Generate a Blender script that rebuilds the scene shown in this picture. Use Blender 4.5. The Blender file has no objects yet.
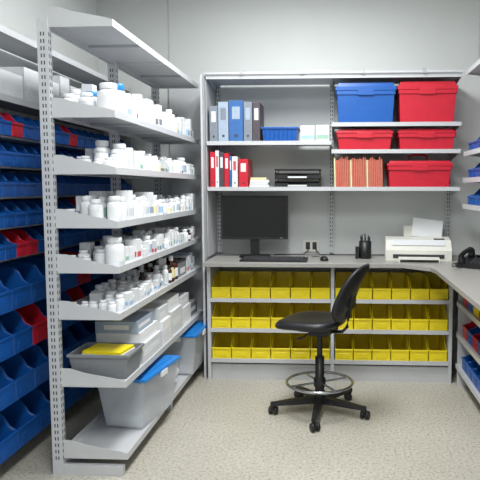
import bpy, math, random
from mathutils import Vector, Matrix
random.seed(7)
S=bpy.context.scene
try:
    S.view_settings.view_transform='Standard'
except Exception: pass

def lin(c):
    c=c/255.0
    return c/12.92 if c<=0.04045 else ((c+0.055)/1.055)**2.4
MATS={}
def mat(name,rgb,rough=0.5,metal=0.0,var=0.06,scale=30,bump=0.0,alpha=1.0,emis=0,spec=None):
    if name in MATS: return MATS[name]
    m=bpy.data.materials.new(name); m.use_nodes=True
    nt=m.node_tree; b=nt.nodes['Principled BSDF']
    c=[lin(v) for v in rgb]
    tc=nt.nodes.new('ShaderNodeTexCoord'); nz=nt.nodes.new('ShaderNodeTexNoise')
    nz.inputs['Scale'].default_value=scale; nz.inputs['Detail'].default_value=3
    nt.links.new(tc.outputs['Object'],nz.inputs['Vector'])
    rp=nt.nodes.new('ShaderNodeValToRGB')
    rp.color_ramp.elements[0].position=0.3; rp.color_ramp.elements[1].position=0.7
    rp.color_ramp.elements[0].color=[v*(1-var) for v in c]+[1]
    rp.color_ramp.elements[1].color=[min(1,v*(1+var)) for v in c]+[1]
    nt.links.new(nz.outputs['Fac'],rp.inputs['Fac']); nt.links.new(rp.outputs['Color'],b.inputs['Base Color'])
    b.inputs['Roughness'].default_value=rough; b.inputs['Metallic'].default_value=metal
    if bump>0:
        bp=nt.nodes.new('ShaderNodeBump'); bp.inputs['Strength'].default_value=bump; bp.inputs['Distance'].default_value=0.002
        nt.links.new(nz.outputs['Fac'],bp.inputs['Height']); nt.links.new(bp.outputs['Normal'],b.inputs['Normal'])
    if alpha<1: b.inputs['Alpha'].default_value=alpha
    if spec is not None: b.inputs['Specular IOR Level'].default_value=spec
    if emis:
        b.inputs['Emission Color'].default_value=c+[1]; b.inputs['Emission Strength'].default_value=emis
    MATS[name]=m; return m

def floor_mat():
    m=bpy.data.materials.new('floor_vinyl'); m.use_nodes=True
    nt=m.node_tree; b=nt.nodes['Principled BSDF']
    tc=nt.nodes.new('ShaderNodeTexCoord')
    n1=nt.nodes.new('ShaderNodeTexNoise'); n1.inputs['Scale'].default_value=60; n1.inputs['Detail'].default_value=5; n1.inputs['Roughness'].default_value=.75
    n2=nt.nodes.new('ShaderNodeTexNoise'); n2.inputs['Scale'].default_value=1.6; n2.inputs['Detail'].default_value=4
    nt.links.new(tc.outputs['Object'],n1.inputs['Vector']); nt.links.new(tc.outputs['Object'],n2.inputs['Vector'])
    r=nt.nodes.new('ShaderNodeValToRGB'); e=r.color_ramp.elements
    e[0].position=.37; e[0].color=[lin(v) for v in (140,135,124)]+[1]
    e[1].position=.62; e[1].color=[lin(v) for v in (206,202,190)]+[1]
    k=e.new(.46); k.color=[lin(v) for v in (188,183,170)]+[1]
    nt.links.new(n1.outputs['Fac'],r.inputs['Fac'])
    r2=nt.nodes.new('ShaderNodeValToRGB'); r2.color_ramp.elements[0].position=.35; r2.color_ramp.elements[0].color=(.88,.88,.87,1)
    r2.color_ramp.elements[1].position=.65; r2.color_ramp.elements[1].color=(1,1,1,1)
    nt.links.new(n2.outputs['Fac'],r2.inputs['Fac'])
    mx=nt.nodes.new('ShaderNodeMixRGB'); mx.blend_type='MULTIPLY'; mx.inputs[0].default_value=1
    nt.links.new(r.outputs['Color'],mx.inputs[1]); nt.links.new(r2.outputs['Color'],mx.inputs[2])
    nt.links.new(mx.outputs['Color'],b.inputs['Base Color']); b.inputs['Roughness'].default_value=.4
    return m

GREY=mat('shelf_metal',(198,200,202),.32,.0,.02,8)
GREYD=mat('shelf_metal_dark',(174,176,179),.35,.0,.03,8)  # slightly darker grey for brackets, rail clips, stiffeners and bin rack shelves
SLOT=mat('slot_dark',(70,71,75),.8)
WALL=mat('wall_paint',(208,211,209),.75,0,.015,3,.1)
CEIL=mat('ceiling_tile',(228,229,228),.9,0,.03,60,.2)
WHITE=mat('white_plastic',(236,238,240),.35,0,.02)
OFFW=mat('offwhite_card',(214,217,219),.6,0,.03)
PAPER=mat('paper',(230,232,233),.7,0,.02)
BLACK=mat('black_plastic',(24,24,27),.42,0,.1)
FABRIC=mat('black_vinyl',(28,28,32),.42,0,.15,120,.3)
DARK=mat('dark_grey',(52,53,56),.5)
YEL=mat('yellow_plastic',(242,220,30),.34,0,.03)
BLUE=mat('blue_plastic',(22,88,168),.34,0,.05)
BLUEL=mat('blue_lid',(34,128,208),.35,0,.04)
RED=mat('red_plastic',(200,32,52),.36,0,.05)
ORG=mat('orange_folder',(204,112,92),.7,0,.08)
BROWN=mat('amber_bottle',(66,30,18),.2,0,.1)
TAN=mat('counter_laminate',(158,156,151),.36,0,.04,90)
CHROME=mat('chrome',(190,192,196),.2,1.0,.02)
CLEAR=mat('clear_plastic',(226,232,238),.22,0,.02,alpha=.36)
BAG=mat('plastic_bag',(234,236,240),.3,0,.04,30,.5,alpha=.55)
PRN=mat('printer_beige',(220,219,210),.45,0,.02)
TOTE=mat('grey_tote',(128,132,136),.5,0,.04)
LBLUE=mat('pale_blue_label',(160,192,218),.5); LGRN=mat('green_label',(150,188,166),.5)
LRED=mat('red_label',(205,90,90),.5); LYEL=mat('pale_yellow_label',(230,220,170),.5)
SCREEN=mat('screen_off',(9,10,13),.18)
BIND_G=mat('binder_grey',(128,136,146),.5); BIND_B=mat('binder_blue',(54,104,166),.45)
BIND_LB=mat('binder_steel',(160,176,194),.5); BIND_D=mat('binder_dark',(78,68,76),.5)
TRIM=mat('trim_paint',(186,188,187),.6)

class B:
    def __init__(s): s.v=[];s.f=[];s.m=[];s.sm=[];s.mats=[];s.M=Matrix.Identity(4)
    def mi(s,m):
        if m not in s.mats: s.mats.append(m)
        return s.mats.index(m)
    def add(s,vs,fs,m,smooth=False):
        o=len(s.v); s.v+= [tuple(s.M@Vector(p)) for p in vs]; i=s.mi(m)
        for f in fs: s.f.append([o+k for k in f]); s.m.append(i); s.sm.append(smooth)
    def box(s,x0,x1,y0,y1,z0,z1,m):
        s.add([(x0,y0,z0),(x1,y0,z0),(x1,y1,z0),(x0,y1,z0),(x0,y0,z1),(x1,y0,z1),(x1,y1,z1),(x0,y1,z1)],
          [(0,3,2,1),(4,5,6,7),(0,1,5,4),(1,2,6,5),(2,3,7,6),(3,0,4,7)],m)
    def frus(s,x0,x1,y0,y1,z0,z1,t,m):
        s.add([(x0+t,y0+t,z0),(x1-t,y0+t,z0),(x1-t,y1-t,z0),(x0+t,y1-t,z0),(x0,y0,z1),(x1,y0,z1),(x1,y1,z1),(x0,y1,z1)],
          [(0,3,2,1),(4,5,6,7),(0,1,5,4),(1,2,6,5),(2,3,7,6),(3,0,4,7)],m)
    def tray(s,x0,x1,y0,y1,z0,z1,t,w,m):
        a=[(x0+t,y0+t,z0),(x1-t,y0+t,z0),(x1-t,y1-t,z0),(x0+t,y1-t,z0),(x0,y0,z1),(x1,y0,z1),(x1,y1,z1),(x0,y1,z1),
           (x0+w,y0+w,z1),(x1-w,y0+w,z1),(x1-w,y1-w,z1),(x0+w,y1-w,z1),
           (x0+t+w,y0+t+w,z0+w),(x1-t-w,y0+t+w,z0+w),(x1-t-w,y1-t-w,z0+w),(x0+t+w,y1-t-w,z0+w)]
        f=[(0,3,2,1),(0,1,5,4),(1,2,6,5),(2,3,7,6),(3,0,4,7),(4,5,9,8),(5,6,10,9),(6,7,11,10),(7,4,8,11),
           (8,9,13,12),(9,10,14,13),(10,11,15,14),(11,8,12,15),(12,13,14,15)]
        s.add(a,f,m)
    def ext(s,poly,ax,a,b,m):
        n=len(poly)
        def P(p,t):
            return (t,p[0],p[1]) if ax=='x' else ((p[0],t,p[1]) if ax=='y' else (p[0],p[1],t))
        vs=[P(p,a) for p in poly]+[P(p,b) for p in poly]
        s.add(vs,[tuple(range(n)),tuple(range(2*n-1,n-1,-1))]+[(i,(i+1)%n,n+(i+1)%n,n+i) for i in range(n)],m)
    def lathe(s,prof,cx,cy,m,seg=16,cz=0,smooth=True):
        vs=[];fs=[];n=len(prof)
        for r,z in prof:
            for k in range(seg):
                a=2*math.pi*k/seg; vs.append((cx+r*math.cos(a),cy+r*math.sin(a),cz+z))
        for i in range(n-1):
            for k in range(seg):
                k2=(k+1)%seg; fs.append((i*seg+k,i*seg+k2,(i+1)*seg+k2,(i+1)*seg+k))
        s.add(vs,fs,m,smooth)
        s.add([vs[k] for k in range(seg)],[tuple(range(seg-1,-1,-1))],m)
        s.add([vs[(n-1)*seg+k] for k in range(seg)],[tuple(range(seg))],m)
    def cyl(s,cx,cy,z0,z1,r,m,seg=16,r2=None):
        s.lathe([(r,z0),(r if r2 is None else r2,z1)],cx,cy,m,seg)
    def tube(s,pts,r,m,seg=10,flat=1.0,closed=False):
        pts=[Vector(p) for p in pts]; n=len(pts); vs=[];fs=[]
        up0=Vector((0,0,1))
        for i,p in enumerate(pts):
            t=(pts[(i+1)%n]-pts[i-1]) if closed else (pts[min(i+1,n-1)]-pts[max(i-1,0)])
            t.normalize(); u=up0 if abs(t.z)<.95 else Vector((1,0,0))
            sd=t.cross(u).normalized(); uu=sd.cross(t).normalized()
            for k in range(seg):
                a=2*math.pi*k/seg; vs.append(tuple(p+sd*(r*math.cos(a))+uu*(r*flat*math.sin(a))))
        m_=n if closed else n-1
        for i in range(m_):
            j=(i+1)%n
            for k in range(seg):
                k2=(k+1)%seg; fs.append((i*seg+k,i*seg+k2,j*seg+k2,j*seg+k))
        s.add(vs,fs,m,True)
        if not closed:
            s.add(vs[:seg],[tuple(range(seg))],m); s.add(vs[-seg:],[tuple(range(seg-1,-1,-1))],m)
    def pad(s,w,d,prof,m,fn,e=3.0,seg=40):
        vs=[];fs=[]
        for ins,z in prof:
            for k in range(seg):
                a=2*math.pi*k/seg; c,q=math.cos(a),math.sin(a)
                x=math.copysign(abs(c)**(2/e),c)*(w/2-ins); y=math.copysign(abs(q)**(2/e),q)*(d/2-ins)
                vs.append(fn(x,y,z))
        n=len(prof)
        for i in range(n-1):
            for k in range(seg):
                k2=(k+1)%seg; fs.append((i*seg+k,i*seg+k2,(i+1)*seg+k2,(i+1)*seg+k))
        c0=len(vs); vs.append(fn(0,0,prof[0][1])); vs.append(fn(0,0,prof[-1][1]))
        for k in range(seg):
            k2=(k+1)%seg; fs.append((c0,k2,k)); fs.append((c0+1,(n-1)*seg+k,(n-1)*seg+k2))
        s.add(vs,fs,m,True)
    def done(s,name,bevel=0,seg=2):
        me=bpy.data.meshes.new(name); me.from_pydata(s.v,[],s.f)
        for m in s.mats: me.materials.append(m)
        me.polygons.foreach_set('material_index',s.m); me.polygons.foreach_set('use_smooth',s.sm); me.update()
        import bmesh
        bm=bmesh.new(); bm.from_mesh(me); bmesh.ops.recalc_face_normals(bm,faces=bm.faces); bm.to_mesh(me); bm.free()
        o=bpy.data.objects.new(name,me); S.collection.objects.link(o)
        if bevel:
            md=o.modifiers.new('bevel','BEVEL'); md.width=bevel; md.segments=seg; md.limit_method='ANGLE'; md.angle_limit=math.radians(40)
        return o
def T(x,y,z,rz=0): return Matrix.Translation((x,y,z))@Matrix.Rotation(math.radians(rz),4,'Z')

# ---------------- room ----------------
XL,XR,YB,YF,H=-1.95,1.31,4.95,-1.6,3.1
b=B(); b.box(XL-.1,XR+.1,YF-.1,YB+.1,-.1,0,floor_mat()); b.done('floor')
b=B(); b.box(XL-.1,XR+.1,YF-.1,YB+.1,H,H+.1,CEIL); b.done('ceiling')
b=B(); b.box(XL-.1,XR+.1,YB,YB+.1,0,H,WALL); b.done('wall_back')
b=B(); b.box(XL-.1,XR+.1,YF-.1,YF,0,H,WALL); b.done('wall_front')
b=B(); b.box(XL-.1,XL,YF,YB,0,H,WALL); b.done('wall_left')
b=B(); b.box(XR,XR+.1,YF,YB,0,H,WALL); b.done('wall_right')
for i,(x) in enumerate((-1.36,1.14)):
    b=B(); b.box(x-.006,x+.006,YB-.005,YB,2.36,H,TRIM); b.done('trim_%d'%(i+1),.002)

# ---------------- bins ----------------
def bin_(b,w,d,h,m,lip=.5):
    t=.004
    prof=[(0,0),(-d,0),(-d,h*lip),(-d*.94,h*lip+.004),(-d*.84,h*(lip+.10)),(-d*.76,h*(lip+.30)),(-d*.70,h*.94),(-d*.64,h),(0,h)]
    b.ext(prof,'x',-w/2,-w/2+t,m); b.ext(prof,'x',w/2-t,w/2,m)
    b.box(-w/2+t,w/2-t,-d,0,0,t,m)
    b.box(-w/2+t,w/2-t,-d,-d+t,t,h*lip,m)
    b.box(-w/2+t,w/2-t,-t,0,t,h,m)
    b.box(-w/2-.001,w/2+.001,-d-.006,-d+t,h*lip-.012,h*lip+.001,m)
    b.box(-w/2-.002,-w/2+t+.001,-d*.64,0,h-.008,h+.001,m); b.box(w/2-t-.001,w/2+.002,-d*.64,0,h-.008,h+.001,m)
    b.box(-w*.3,w*.3,-d-.003,-d,h*.1,h*lip*.62,m)

# ---------------- back shelving ----------------
def uprt(b,x,y,z0,z1,w=.03,d=.03):
    b.box(x-w/2,x+w/2,y-d,y,z0,z1,GREY)
    z=z0+.05
    while z<z1-.04:
        b.box(x-w*.3,x-w*.12,y-d-.0006,y-d,z,z+.02,SLOT); b.box(x+w*.12,x+w*.3,y-d-.0006,y-d,z,z+.02,SLOT); z+=.032
def shelf_y(b,x0,x1,y0,y1,z,lip=.03,br=True):
    b.box(x0,x1,y0,y1,z-.012,z,GREY); b.box(x0,x1,y0-.003,y0,z-lip,z+.004,GREY)
    if br:
        for x in (x0+.002,x1-.006):
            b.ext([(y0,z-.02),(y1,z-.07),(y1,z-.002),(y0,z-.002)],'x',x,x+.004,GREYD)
b=B()
for x in (-.955,-.03,.915): uprt(b,x,4.945,.93,2.31,.035,.03)
b.box(-.98,-.976,4.56,4.945,.93,2.31,GREY)
for x0,x1,zs in ((-.972,-.03,(2.30,1.81,1.465)),(-.028,.93,(2.30,1.945,1.745,1.465))):
    for z in zs: shelf_y(b,x0,x1,4.55,4.914,z,.026)
b.box(-.985,.935,4.9,4.945,2.325,2.345,GREY); b.box(-.985,.935,4.53,4.55,2.306,2.322,GREY)
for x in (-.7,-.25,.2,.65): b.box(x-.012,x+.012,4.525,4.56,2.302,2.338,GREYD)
b.done('slotted_shelving_unit')
b=B()
ZL=(.63,.40,.165)
for x0,x1 in ((-.935,-.03),(-.002,.85)):
    for z in ZL: shelf_y(b,x0,x1,4.43,4.93,z,.026,False)
for x in (-.95,-.016,.862):
    b.box(x-.013,x+.013,4.44,4.93,.0,.878,GREY)
b.box(-.935,.85,4.46,4.47,0,.12,GREY)
b.box(-.935,.85,4.932,4.944,0,.87,GREY)
b.done('under_counter_shelving')
for k,z in enumerate(ZL):
    b=B()
    for i in range(6):
        b.M=T(-.935+.0755+.1505*i,4.78,z,0); bin_(b,.143,.33,.16,YEL,.52)
    for i in range(6):
        b.M=T(.0725+.1405*i,4.78,z,0); bin_(b,.133,.33,.16,YEL,.52)
    b.M=Matrix.Identity(4)
    b.done('yellow_storage_bins',.0012,1)

b=B()
b.ext([(-.965,4.33),(.50,4.33),(.66,4.17),(.68,4.05),(.68,1.9),(1.305,1.9),(1.305,4.945),(-.965,4.945)],'z',.882,.915,TAN)
b.done('counter',.004)

# ---------------- right shelving ----------------
b=B()
for z in (2.30,1.72,1.53,1.34):
    b.box(.945,1.30,1.95,4.50,z-.012,z,GREY); b.box(.941,.945,1.95,4.50,z-.03,z+.004,GREY)
for y in (1.95,2.8,3.65,4.5):
    b.box(1.27,1.305,y-.015,y+.015,.92,2.31,GREY)
    for z in (2.30,1.72,1.53,1.34):
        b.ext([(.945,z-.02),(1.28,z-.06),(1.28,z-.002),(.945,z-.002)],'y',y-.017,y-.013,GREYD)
b.done('slotted_shelving_unit')
b=B()
for z in ZL:
    b.box(.90,1.28,1.98,4.40,z-.012,z,GREY); b.box(.896,.90,1.98,4.40,z-.03,z+.004,GREY)
for y in (1.97,2.78,3.59,4.405): b.box(.91,1.29,y-.01,y+.01,0,.878,GREY)
b.box(1.285,1.30,1.98,4.40,0,.87,GREY)
b.done('under_counter_shelving')
for z in (1.72,1.53,1.34):
    b=B(); y=2.03
    while y<4.45:
        b.M=T(1.24,y,z,-90); bin_(b,.104,.275,.125,BLUE,.5); y+=.112
    b.done('blue_storage_bins',.0012,1)
for k,z in enumerate(ZL):
    b=B(); y=2.09
    i=0
    while y<4.33:
        if abs(y-2.78)>.09 and abs(y-3.59)>.09:
            b.M=T(1.24,y,z,-90); bin_(b,.143,.32,.16,(BLUE,RED,YEL,BLUE,RED)[(i+k*2)%5] if k<2 else BLUE,.52)
        y+=.152; i+=1
    b.done('storage_bins',.0012,1)

# ---------------- left shelving unit (cantilever) ----------------
LX,PX=-1.07,-1.38
ZS=(2.26,1.83,1.555,1.29,1.065,.83,.485,.11)
YS=(2.90,3.80,4.70)
b=B()
for y in YS:
    b.box(PX-.052,PX,y-.02,y+.02,.0,2.27,GREY)
    z=.08
    while z<2.22:
        b.box(PX-.036,PX-.03,y-.0207,y-.02,z,z+.018,SLOT); b.box(PX-.022,PX-.016,y-.0207,y-.02,z,z+.018,SLOT)
        b.box(PX,PX+.0006,y-.012,y-.006,z,z+.018,SLOT); b.box(PX,PX+.0006,y+.006,y+.012,z,z+.018,SLOT)
        z+=.034
for z in ZS:
    for y0,y1 in ((YS[0],YS[1]),(YS[1],YS[2])):
        lx=LX+(.02 if z<.6 else 0)
        b.box(PX+.004,lx,y0+.002,y1-.002,z-.012,z,GREY)
        b.box(lx,lx+.003,y0,y1,z-.028,z+.006,GREY)
        b.box(PX+.002,PX+.005,y0,y1,z-.03,z+.03,GREY)
        for yy in (y0-.004 if y0==YS[0] else y0+.001, y1-.005):
            pl=[(PX,z+.068),(PX+.05,z+.066),(PX+.12,z+.045),(lx-.03,z+.014),(lx+.002,z+.004),(lx+.002,z-.028),(PX,z-.028)]
            b.ext(pl,'y',yy,yy+.004,GREY)
    for y in (3.35,4.25): b.box(PX+.01,LX-.005,y-.01,y+.01,z-.024,z-.0125,GREYD)
for y in YS: b.box(PX,LX,y-.016,y+.016,0,.05,GREY)
for y0,y1 in ((YS[0],YS[1]),(YS[1],YS[2])):
    b.box(PX-.04,PX-.02,y0,y1,2.235,2.265,GREY)
b.done('cantilever_shelving_unit')

b=B(); b.box(-1.36,-.985,4.925,4.945,0,2.30,GREY); b.box(-1.0,-.985,4.47,4.925,0,2.30,GREY); b.done('shelving_side_panel')

# ---------------- far-left bin rack ----------------
b=B()
ZU=(1.725,1.57,1.415,1.26,1.10); ZLo=(.84,.61,.37,.11)
for z in (2.27,1.93)+ZU+ZLo:
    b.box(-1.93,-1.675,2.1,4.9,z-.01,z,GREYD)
for z in (2.27,1.93): b.box(-1.675,-1.672,2.1,4.9,z-.03,z+.004,GREY)
for y in (2.1,3.03,3.96,4.9):
    b.box(-1.94,-1.90,y-.015,y+.015,0,2.3,GREY)
for y in (2.1,4.9):
    b.box(-1.70,-1.672,y-.008,y+.008,0,2.3,GREY)
b.done('bin_rack')
REDS={0:(3.13,3.7),1:(4.3,),2:(),3:(3.9,),4:(3.13,3.24)}
for k,z in enumerate(ZU):
    b=B(); y=2.18
    while y<4.84:
        m=RED if any(abs(y-q)<.056 for q in REDS[k]) else BLUE
        b.M=T(-1.89,y,z,90); bin_(b,.106,.24,.130,m,.55); y+=.112
    b.done('blue_storage_bins',.0012,1)
for k,z in enumerate(ZLo):
    b=B(); y=2.22
    while y<4.80:
        m=RED if (k==0 and abs(y-3.8)<.1) or (k==1 and (abs(y-3.2)<.1 or abs(y-3.8)<.1)) or (k==2 and abs(y-4.2)<.1) else BLUE
        b.M=T(-1.89,y,z,90); bin_(b,.19,.26,.195,m,.55); y+=.198
    b.done('blue_storage_bins',.0012,1)
b=B()
y=2.15
while y<4.65:
    w=random.uniform(.12,.25); h=random.uniform(.12,.24)
    b.box(-1.9,-1.7,y,y+w,1.93,1.93+h,random.choice([OFFW,WHITE,OFFW,BIND_LB]))
    b.box(-1.70,-1.699,y+.02,y+w-.02,1.93+h*.3,1.93+h*.6,PAPER); y+=w+.02
b.done('cardboard_cartons',.002)

# ---------------- bottles ----------------
def bottle(b,x,y,z,r,h,m=WHITE,cap=WHITE,label=None,seg=16):
    b.lathe([(r*.93,0),(r,.004),(r,h*.66),(r*.93,h*.72),(r*.72,h*.77),(r*.6,h*.79),(r*.6,h*.82)],x,y,m,seg,z)
    b.lathe([(r*.74,h*.815),(r*.76,h*.83),(r*.76,h*.98),(r*.7,h)],x,y,cap,seg,z)
    if label: b.lathe([(r*1.012,h*.16),(r*1.012,h*.56)],x,y,label,seg,z)
def carton(b,x,y,z,w,d,h,m,st):
    b.box(x-w/2,x+w/2,y-d/2,y+d/2,z,z+h,m)
    b.box(x+w/2,x+w/2+.0008,y-d/2+.004,y+d/2-.004,z+h*.15,z+h*.4,st)
    b.box(x-w/2+.004,x+w/2-.004,y-d/2-.0008,y-d/2,z+h*.15,z+h*.4,st)
labs=[None,PAPER,OFFW,LBLUE,PAPER,OFFW,BIND_LB,LYEL,OFFW,PAPER,LGRN,PAPER]
def fill(b,z,y0,y1,hmin,hmax,pc=.35,big=.1,amber=0):
    y=y0
    while y<y1:
        cw=random.choice((.042,.052,.062,.072))
        if y+cw>y1: break
        if random.random()<big and y+.092<y1: cw=.092
        x=LX-.01-random.uniform(0,.015)
        hcol=random.uniform(hmin,hmax)
        while x-cw>PX+.02:
            h=hcol*random.uniform(.8,1.15); rr=cw*.5-.002
            xc=x-cw/2; yc=y+cw/2
            if random.random()<pc:
                hh=h*random.uniform(.65,1.1)
                carton(b,xc,yc,z,cw*.93,cw*.93,hh,random.choice([WHITE,OFFW,PAPER,OFFW]),random.choice([PAPER,OFFW,LBLUE,LGRN,BIND_LB,LBLUE,LRED,OFFW,TOTE]))
            elif random.random()<amber:
                bottle(b,xc,yc,z,rr,h,BROWN,random.choice([WHITE,BLACK]),random.choice([PAPER,LYEL]))
            else:
                bottle(b,xc,yc,z,rr,min(h,rr*5.2),WHITE,random.choice([WHITE,WHITE,WHITE,OFFW]),random.choice(labs))
            x-=cw
        y+=cw+random.uniform(0,.003)
b=B(); z=1.83
bottle(b,-1.325,2.97,z,.036,.095); bottle(b,-1.235,2.97,z,.042,.10,WHITE,WHITE,OFFW); bottle(b,-1.135,3.0,z,.056,.15,WHITE,WHITE,PAPER)
bottle(b,-1.25,3.07,z,.042,.12,WHITE,BLUEL,PAPER); bottle(b,-1.13,3.11,z,.046,.165,WHITE,BLUEL,PAPER); bottle(b,-1.33,3.06,z,.034,.13)
fill(b,z,3.16,3.785,.125,.18,.5,.3); fill(b,z,3.81,4.685,.09,.15,.45,.15)
b.done('medicine_bottles')
b=B(); z=1.555
for p in ((-1.33,2.96,.026,.06),(-1.25,2.97,.028,.065),(-1.18,2.95,.022,.05),(-1.13,2.96,.024,.055),(-1.30,3.03,.026,.065)): bottle(b,p[0],p[1],z,p[2],p[3])
bottle(b,-1.12,3.04,z,.03,.10,WHITE,WHITE,PAPER); bottle(b,-1.2,3.05,z,.034,.11)
fill(b,z,3.09,3.785,.09,.145,.5,.15); fill(b,z,3.81,4.685,.07,.12,.4,.1)
b.done('medicine_bottles')
b=B(); z=1.29
for p in ((-1.33,2.96,.03,.065),(-1.2,2.96,.036,.115),(-1.12,3.0,.036,.13),(-1.27,3.02,.034,.13)): bottle(b,p[0],p[1],z,p[2],p[3],WHITE,WHITE,PAPER)
fill(b,z,3.05,3.785,.10,.16,.45,.2); fill(b,z,3.81,4.685,.08,.13,.4,.1)
b.done('medicine_bottles')
b=B(); z=1.065
for p in ((-1.33,2.96,.024,.055),(-1.26,2.96,.026,.055),(-1.3,3.03,.03,.075)): bottle(b,p[0],p[1],z,p[2],p[3])
bottle(b,-1.125,3.0,z,.048,.145,WHITE,WHITE,PAPER); bottle(b,-1.21,3.04,z,.034,.08)
fill(b,z,3.07,3.785,.07,.13,.55,.15,.0); fill(b,z,3.81,4.685,.07,.12,.4,.05,.08)
b.done('medicine_bottles')
b=B(); z=.83
for p in ((-1.33,2.95,.024,.05),(-1.28,2.98,.022,.05),(-1.23,2.96,.024,.055),(-1.18,2.97,.024,.06),(-1.13,2.95,.022,.055),(-1.11,3.01,.026,.08),(-1.17,3.03,.026,.08)): bottle(b,p[0],p[1],z,p[2],p[3])
fill(b,z,3.07,3.6,.05,.09,.5,.05,0); fill(b,z,3.62,3.78,.07,.10,.4,.05,.3); fill(b,z,3.84,4.12,.12,.165,.1,.1,.7)
b.done('medicine_bottles')
b=B()
b.box(-1.34,-1.10,4.14,4.36,.83,.93,TOTE); b.box(-1.34,-1.10,4.135,4.365,.93,.945,DARK); b.box(-1.098,-1.097,4.18,4.32,.85,.89,PAPER)
b.done('storage_box',.003)
b=B()
for k in range(4): carton(b,-1.2,4.42+.062*k,.83,.2,.056,.1+.02*(k%3),(OFFW,WHITE,BIND_LB,WHITE)[k],(LRED,LBLUE,PAPER,LGRN)[k])
b.done('medicine_cartons',.001)

b=B(); z=.485
b.tray(-1.355,-1.045,2.93,3.17,z,z+.13,.018,.004,TOTE); b.box(-1.362,-1.355,2.925,3.175,z+.115,z+.13,TOTE); b.box(-1.045,-1.038,2.925,3.175,z+.115,z+.13,TOTE)
b.box(-1.362,-1.038,2.923,2.93,z+.115,z+.13,TOTE); b.box(-1.362,-1.038,3.17,3.177,z+.115,z+.13,TOTE)
b.done('storage_tray',.003)
b=B(); b.M=T(-1.19,3.05,z+.005,-6); b.box(-.11,.11,-.085,.085,0,.115,OFFW); b.box(-.105,.105,-.082,.082,.115,.13,YEL); b.done('notepad_stack',.001)
b=B()
def bx(x0,x1,y0,y1,z0,z1,m=OFFW):
    b.box(x0,x1,y0,y1,z0,z1,m); b.box(x1,x1+.0008,y0+.02,y1-.06,z0+(z1-z0)*.35,z0+(z1-z0)*.65,PAPER)
    b.box(x0+.05,x1-.05,y0-.0008,y0,z0+(z1-z0)*.3,z0+(z1-z0)*.7,PAPER)
    b.box((x0+x1)/2-.02,(x0+x1)/2+.02,y0,y1,z1,z1+.0006,LYEL)
bx(-1.34,-1.06,3.21,3.58,z,z+.105); bx(-1.33,-1.08,3.23,3.56,z+.1056,z+.17,WHITE); bx(-1.33,-1.09,3.22,3.5,z+.1706,z+.235,BIND_LB)
bx(-1.33,-1.06,3.60,3.79,z,z+.15,WHITE); bx(-1.32,-1.08,3.6,3.79,z+.1506,z+.23)
b.done('shipping_cartons',.002)
b=B()
bx(-1.34,-1.07,3.84,4.12,z,z+.16); bx(-1.33,-1.09,3.86,4.1,z+.1606,z+.24,WHITE); bx(-1.34,-1.08,4.15,4.4,z,z+.12,WHITE); bx(-1.33,-1.09,4.16,4.38,z+.1206,z+.2)
bx(-1.33,-1.09,4.43,4.65,z,z+.1,TOTE)
b.done('shipping_cartons',.002)
def ctote(cx,cy,w,d,z0,z1,rz):
    b=B(); b.M=T(cx,cy,0,rz); x0,x1,y0,y1=-w/2,w/2,-d/2,d/2
    b.tray(x0,x1,y0,y1,z0,z1,.035,.004,CLEAR)
    b.box(x0-.008,x1+.010,y0-.008,y1+.008,z1,z1+.018,BLUEL); b.box(x0+.03,x1-.03,y0+.03,y1-.03,z1+.018,z1+.024,BLUEL)
    b.box(x1+.001,x1+.014,-.04,.04,z1-.03,z1+.004,WHITE)
    b.box(-.04,.04,y0-.012,y0-.001,z1-.03,z1+.004,WHITE)
    random.seed(3)
    y=y0+.05
    while y<y1-.09:
        b.box(x0+.05,x1-.05,y,y+.05,z0+.006,z0+.006+random.uniform(.04,(z1-z0)*.5),random.choice([OFFW,WHITE,LBLUE,WHITE])); y+=.06
    b.done('clear_storage_tote',.002)
ctote(-1.15,3.42,.29,.48,.117,.395,-8)
ctote(-1.135,4.38,.30,.46,.117,.40,0)
b=B()
random.seed(5)
vs=[];fs=[];n=18;mm=9
for i in range(mm+1):
    t=i/mm
    for k in range(n):
        a=2*math.pi*k/n; r=(.12*math.sin(math.pi*min(1,(t*.8+.18)))+.02)*random.uniform(.88,1.1)
        vs.append((-1.19+r*.95*math.cos(a),3.91+r*1.3*math.sin(a),.113+t*.20+random.uniform(-.006,.006)*(t>0)))
for i in range(mm):
    for k in range(n): fs.append((i*n+k,i*n+(k+1)%n,(i+1)*n+(k+1)%n,(i+1)*n+k))
fs.append(tuple(range(n-1,-1,-1))); fs.append(tuple(range(mm*n,mm*n+n)))
b.add(vs,fs,BAG,False); b.box(-1.24,-1.14,3.84,3.96,.125,.22,WHITE)
b.done('plastic_bag')

# ---------------- binders etc ----------------
def binder(b,x0,x1,y0,d,z,h,m,lab=PAPER):
    b.box(x0,x1,y0,y0+d,z,z+h,m)
    w=x1-x0
    b.box(x0+w*.22,x1-w*.22,y0-.001,y0,z+h*.55,z+h*.85,lab)
    b.box(x0+w*.38,x1-w*.38,y0-.0012,y0,z+h*.12,z+h*.18,SLOT)
b=B()
for x0,x1,m,h,l in ((-.955,-.893,BIND_G,.27,OFFW),(-.888,-.812,BIND_LB,.30,BIND_G),(-.806,-.70,BIND_B,.31,BIND_LB),(-.694,-.63,BIND_G,.30,BIND_LB),(-.625,-.57,BIND_D,.295,OFFW)):
    binder(b,x0,x1,4.575,.25,1.81,h,m,l)
b.done('ring_binders',.002)
b=B()
for x0,x1,m,h,l in ((-.955,-.918,RED,.27,PAPER),(-.914,-.888,WHITE,.28,LRED),(-.884,-.85,BIND_D,.27,PAPER),(-.846,-.81,RED,.26,PAPER),(-.806,-.79,BIND_B,.24,PAPER),(-.786,-.745,WHITE,.235,LRED),(-.735,-.665,RED,.215,PAPER)):
    binder(b,x0,x1,4.575,.25,1.465,h,m,l)
b.done('ring_binders',.002)
b=B()
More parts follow.
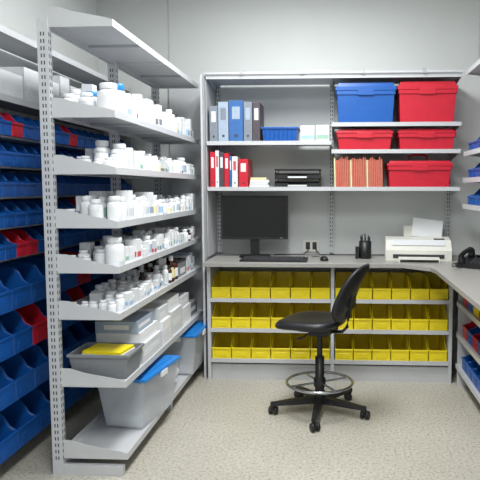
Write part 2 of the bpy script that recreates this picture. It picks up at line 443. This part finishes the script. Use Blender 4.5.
b.tray(-.555,-.285,4.57,4.84,1.81,1.92,.012,.004,BLUE); b.box(-.563,-.277,4.562,4.572,1.905,1.92,BLUE)
for i in range(7): b.box(-.53+.033*i,-.526+.033*i,4.566,4.576,1.825,1.905,BLUE)
b.box(-.563,-.553,4.565,4.845,1.905,1.92,BLUE); b.box(-.287,-.277,4.565,4.845,1.905,1.92,BLUE)
b.done('blue_basket',.002)
b=B(); carton(b,-.21,4.65,1.81,.105,.13,.12,WHITE,LBLUE); carton(b,-.098,4.65,1.81,.1,.13,.125,OFFW,LGRN); b.done('medicine_cartons',.001)
b=B()
for i,(w,m) in enumerate(((.15,PAPER),(.14,OFFW),(.145,WHITE),(.12,LYEL))): b.box(-.655+.003*i,-.655+.003*i+w,4.58,4.75,1.465+.019*i,1.465+.019*i+.018,m)
b.done('paper_stack',.001)
b=B()
for k in range(2):
    z0=1.467+.065*k
    b.box(-.46,-.115,4.575,4.83,z0,z0+.004,BLACK); b.box(-.46,-.455,4.575,4.83,z0,z0+.045,BLACK); b.box(-.12,-.115,4.575,4.83,z0,z0+.045,BLACK); b.box(-.46,-.115,4.826,4.83,z0,z0+.045,BLACK)
    b.box(-.46,-.36,4.572,4.576,z0,z0+.03,BLACK); b.box(-.215,-.115,4.572,4.576,z0,z0+.03,BLACK)
    for x in (-.458,-.122): b.box(x,x+.006,4.6,4.61,z0+.045,z0+.066,BLACK); b.box(x,x+.006,4.8,4.81,z0+.045,z0+.066,BLACK)
    b.box(-.43,-.15,4.6,4.81,z0+.004,z0+.018,PAPER)
b.box(-.465,-.11,4.575,4.83,1.598,1.604,BLACK)
b.done('letter_tray')
def ltote(name,x0,x1,y0,y1,z,h,m,lid=True,handle=False):
    b=B(); zb=z+h*(.8 if lid else 1)
    b.tray(x0+.012,x1-.012,y0+.012,y1-.012,z,zb,.012,.005,m)
    b.box(x0+.004,x1-.004,y0+.004,y0+.012,zb-.03,zb,m); b.box(x0+.004,x1-.004,y1-.012,y1-.004,zb-.03,zb,m)
    b.box(x0+.004,x0+.012,y0+.004,y1-.004,zb-.03,zb,m); b.box(x1-.012,x1-.004,y0+.004,y1-.004,zb-.03,zb,m)
    if lid:
        b.box(x0,x1,y0,y1,zb+.0005,zb+h*.1,m); b.frus(x0+.02,x1-.02,y0+.02,y1-.02,zb+h*.1,z+h,-.006,m)
        b.box((x0+x1)/2-.06,(x0+x1)/2+.06,y0-.002,y0+.01,zb-.035,zb+.005,m)
    if handle:
        c=(x0+x1)/2; t=z+h
        b.tube([(c-.075,4.7,t),(c-.07,4.7,t+.035),(c-.045,4.7,t+.048),(c+.045,4.7,t+.048),(c+.07,4.7,t+.035),(c+.075,4.7,t)],.008,m)
    b.done(name,.004)
ltote('blue_storage_tote',.0,.452,4.565,4.87,1.945,.30,BLUE); ltote('red_storage_tote',.462,.905,4.565,4.87,1.945,.305,RED)
ltote('red_storage_tray',.005,.435,4.565,4.85,1.745,.155,RED,True); ltote('red_storage_tray',.465,.90,4.565,4.85,1.745,.155,RED,True)
ltote('red_storage_tote',.39,.88,4.565,4.85,1.465,.20,RED,True,True)
b=B(); x=-.005
for i in range(27):
    h=.220+random.uniform(-.015,.015); b.M=T(x,4.575+random.uniform(0,.012),1.465,0)@Matrix.Rotation(math.radians(-1.5),4,'Y'); b.box(0,.0105,0,.24,.0005,h,ORG if i%9 else LYEL); x+=.0136
b.done('file_folders')

# ---------------- desk items ----------------
ZC=.915
b=B()
b.M=T(-.635,4.72,ZC,4)
b.box(-.265,.265,-.012,.018,.14,.485,BLACK); b.box(-.248,.248,-.0135,-.012,.16,.469,SCREEN); b.frus(-.2,.2,.018,.05,.2,.42,.01,BLACK)
b.box(-.035,.035,.01,.035,.012,.2,BLACK); b.pad(.25,.19,[(.0,0),(0,.006),(.01,.014)],BLACK,lambda x,y,z:(x,y+.01,z),4)
b.box(.2,.22,-.0145,-.0135,.148,.152,CHROME)
b.done('computer_monitor',.003)
b=B(); b.M=T(-.455,4.46,ZC,-2)
b.ext([(-.075,0),(.075,0),(.075,.022),(-.075,.012)],'x',-.25,.25,BLACK)
for r in range(5):
    for c in range(20):
        if r==0 and 4<=c<=10: continue
        b.box(-.226+c*.0227,-.226+c*.0227+.019,-.066+r*.027,-.066+r*.027+.022,.012+r*.0018,.021+r*.0019,DARK)
b.box(-.226+4*.0227,-.226+10*.0227+.019,-.066,-.044,.012,.021,DARK)
b.done('keyboard',.001,1)
b=B(); b.M=T(-.08,4.50,ZC,10); b.pad(.06,.10,[(0,0),(0,.012),(.006,.024),(.016,.032)],BLACK,lambda x,y,z:(x,y,z),2.4); b.box(-.003,.003,-.04,-.02,.024,.035,DARK)
b.tube([(0,.05,.01),(.01,.12,.004),(.0,.2,.004),(-.06,.27,.004)],.0025,BLACK,6); b.done('computer_mouse')
b=B(); b.M=T(.235,4.66,ZC)
b.lathe([(.045,0),(.048,.004),(.048,.135),(.045,.135),(.045,.01)],0,0,BLACK,24)
b.box(-.075,-.05,-.04,.04,0,.09,BLACK)
for i in range(8):
    a=i*.785; b.tube([(.02*math.cos(a),.02*math.sin(a),.02),(.036*math.cos(a),.036*math.sin(a),.165+.012*(i%3))],.005,(BLACK,DARK,BLACK,DARK)[i%4],6)
b.done('pencil_cup')
b=B(); b.box(-.265,-.13,4.935,4.949,.935,1.03,PRN)
for x in (-.24,-.185): b.box(x,x+.035,4.93,4.935,.955,1.015,DARK)
b.done('power_outlet',.002)
b=B(); b.tube([(-.22,4.93,.98),(-.22,4.9,.95),(-.25,4.88,.92),(-.35,4.87,.92),(-.5,4.86,.92)],.004,BLACK,6); b.tube([(-.16,4.93,.98),(-.15,4.9,.95),(-.12,4.86,.92),(0.1,4.87,.92),(.4,4.86,.92)],.004,BLACK,6); b.done('power_cables')
b=B(); b.M=T(.64,4.70,ZC,-4)
b.ext([(-.2,0),(.17,0),(.17,.15),(.06,.165),(-.10,.15),(-.2,.08)],'x',-.245,.245,PRN)
b.box(-.19,.19,-.203,-.2,.02,.05,DARK)
b.ext([(-.30,.02),(-.2,.02),(-.2,.032),(-.30,.026)],'x',-.15,.15,PRN)
b.box(-.15,-.14,-.30,-.29,0,.022,PRN); b.box(.14,.15,-.30,-.29,0,.022,PRN)
b.ext([(-.16,.112),(-.105,.148),(-.105,.153),(-.165,.115)],'x',-.2,.2,OFFW)
b.box(.12,.2,-.09,-.05,.15,.16,DARK)
b.ext([(.07,.16),(.10,.16),(.15,.24),(.14,.245)],'x',-.1,.17,PRN)
b.done('printer',.005)
b=B(); b.M=T(.68,4.70,ZC,-4)@Matrix.Translation((0,0,.174))@Matrix.Rotation(.12,4,'Y')
b.ext([(.056,-.012),(.06,-.014),(.125,.125),(.121,.128)],'x',-.08,.155,PAPER)
b.done('paper_sheet')
b=B(); b.M=T(.97,4.18,ZC,-35)
b.ext([(-.11,0),(.11,0),(.11,.075),(-.11,.028)],'x',-.09,.09,BLACK)
for r in range(4):
    for c in range(3): b.box(-.005+c*.026,.014+c*.026,-.08+r*.03,-.06+r*.03,.03+r*.0065,.045+r*.0065,DARK)
b.box(-.01,.075,.05,.09,.06,.078,SCREEN)
b.tube([(-.062,-.11,.075),(-.062,-.095,.085),(-.062,-.05,.10),(-.062,.05,.118),(-.062,.09,.112),(-.062,.105,.10)],.016,BLACK,10)
b.cyl(-.062,-.09,.032,.08,.026,BLACK,16,.022); b.cyl(-.062,.085,.07,.112,.026,BLACK,16,.022)
b.tube([(-.062+.012*math.cos(i*.9),-.12-.004*i,.03+.012*math.sin(i*.9)) if i>0 else (-.062,-.11,.06) for i in range(28)],.003,BLACK,5)
b.done('desk_phone',.003)

# ---------------- drafting chair ----------------
CX,CY=-.095,3.82
b=B()
for k in range(5):
    a=math.radians(-95+72*k)
    R=Matrix.Translation((CX,CY,0))@Matrix.Rotation(a,4,'Z'); b.M=R
    vs=[(.02,-.03,.065),(.02,.03,.065),(.02,.026,.11),(.02,-.026,.11),(.32,-.016,.062),(.32,.016,.062),(.32,.013,.082),(.32,-.013,.082)]
    b.add(vs,[(0,1,2,3),(7,6,5,4),(0,4,5,1),(1,5,6,2),(2,6,7,3),(3,7,4,0)],BLACK)
    b.cyl(.31,0,.05,.085,.014,BLACK,12)
    R2=R@Matrix.Translation((.31,0,0))@Matrix.Rotation(.9*k+.6,4,'Z')
    for sgn in (-1,1):
        b.M=R2@Matrix.Translation((.014,sgn*.018,.027))@Matrix.Rotation(math.pi/2,4,'X')
        b.lathe([(.02,-.01),(.026,-.008),(.027,0),(.026,.008),(.02,.01)],0,0,BLACK,18)
    b.M=R2@Matrix.Translation((.012,0,.0)); b.ext([(-.022,.03),(.02,.03),(.024,.045),(.01,.058),(-.02,.058)],'y',-.008,.008,BLACK)
b.M=T(CX,CY,0)
b.lathe([(.04,.06),(.045,.07),(.042,.12),(.036,.14),(.034,.145)],0,0,BLACK,24)
b.lathe([(.030,.14),(.030,.37),(.024,.37)],0,0,BLACK,24); b.lathe([(.018,.365),(.018,.53)],0,0,BLACK,20)
zr=.20
b.tube([(.215*math.cos(2*math.pi*i/40),.215*math.sin(2*math.pi*i/40),zr) for i in range(40)],.0095,CHROME,10,closed=True)
b.lathe([(.036,zr-.03),(.040,zr-.02),(.040,zr+.02),(.036,zr+.03)],0,0,BLACK,20)
for k in range(4):
    a=math.radians(30+90*k); b.tube([(.03*math.cos(a),.03*math.sin(a),zr),(.21*math.cos(a),.21*math.sin(a),zr)],.007,CHROME,8)
U=T(CX,CY,.01,-20); b.M=U
b.box(-.12,.10,-.075,.075,.53,.555,BLACK); b.box(-.06,.06,-.04,.04,.50,.53,BLACK)
b.pad(.43,.44,[(.03,.555),(.008,.562),(0,.576),(.004,.592),(.02,.606),(.07,.610),(.13,.606)],FABRIC,
      lambda x,y,z:(x-.06,y,z+ (.02*(x/.23)**2 if x>0 else -.018*(x/.23)**2)+.012*(y/.23)**2),3.0)
b.tube([(-.03,-.1,.535),(-.03,-.2,.53),(-.03,-.25,.535)],.005,BLACK,8); b.tube([(-.03,-.25,.535),(-.03,-.285,.54)],.009,BLACK,8)
b.tube([(.02,0,.542),(.10,0,.532),(.155,0,.538),(.185,0,.57),(.195,0,.63),(.205,0,.70),(.22,0,.78)],.022,BLACK,12,.45)
b.box(.195,.232,-.04,.04,.70,.83,BLACK)
def back(x,y,z):
    t=max(0,min(1,y/.38+.5))
    return (.165+.15*t**1.25-1.0*x*x-z, x*(1-.16*(y/.2)), .795+y*.97)
b.pad(.37,.38,[(.015,-.014),(0,-.005),(0,.007),(.01,.02),(.05,.028),(.11,.030)],FABRIC,back,2.7)
b.M=Matrix.Identity(4)
b.done('drafting_chair')

# ---------------- lights ----------------
for i,(x,y,e) in enumerate(((-.25,3.3,66),(-.25,1.1,56),(-.25,-.7,18))):
    b=B(); z=H-.045
    b.box(x-.32,x+.32,y-.62,y-.60,z,H,WHITE); b.box(x-.32,x+.32,y+.60,y+.62,z,H,WHITE); b.box(x-.32,x-.30,y-.6,y+.6,z,H,WHITE); b.box(x+.30,x+.32,y-.6,y+.6,z,H,WHITE)
    b.box(x-.3,x+.3,y-.6,y+.6,H-.02,H-.01,mat('light_diffuser',(250,252,255),.5,emis=1.5))
    b.done('ceiling_light_fixture')
    L=bpy.data.lights.new('area','AREA'); L.shape='RECTANGLE'; L.size=.58; L.size_y=1.18; L.energy=e; L.color=(.98,.995,1)
    o=bpy.data.objects.new('ceiling_lamp',L); o.location=(x,y,H-.03); S.collection.objects.link(o)
w=bpy.data.worlds.new('world'); S.world=w; w.use_nodes=True; w.node_tree.nodes['Background'].inputs[0].default_value=(.8,.85,.9,1); w.node_tree.nodes['Background'].inputs[1].default_value=.3

# ---------------- camera ----------------
cam=bpy.data.cameras.new('camera'); co=bpy.data.objects.new('camera',cam); S.collection.objects.link(co)
cam.sensor_width=36; cam.lens=45
yaw=math.radians(3.0); co.location=(0,0,1.46)
co.rotation_euler=(math.radians(90-4.95),0,yaw)
cam.shift_x=-(335-600*math.tan(yaw)-240)/480
cam.clip_start=.05
S.camera=co
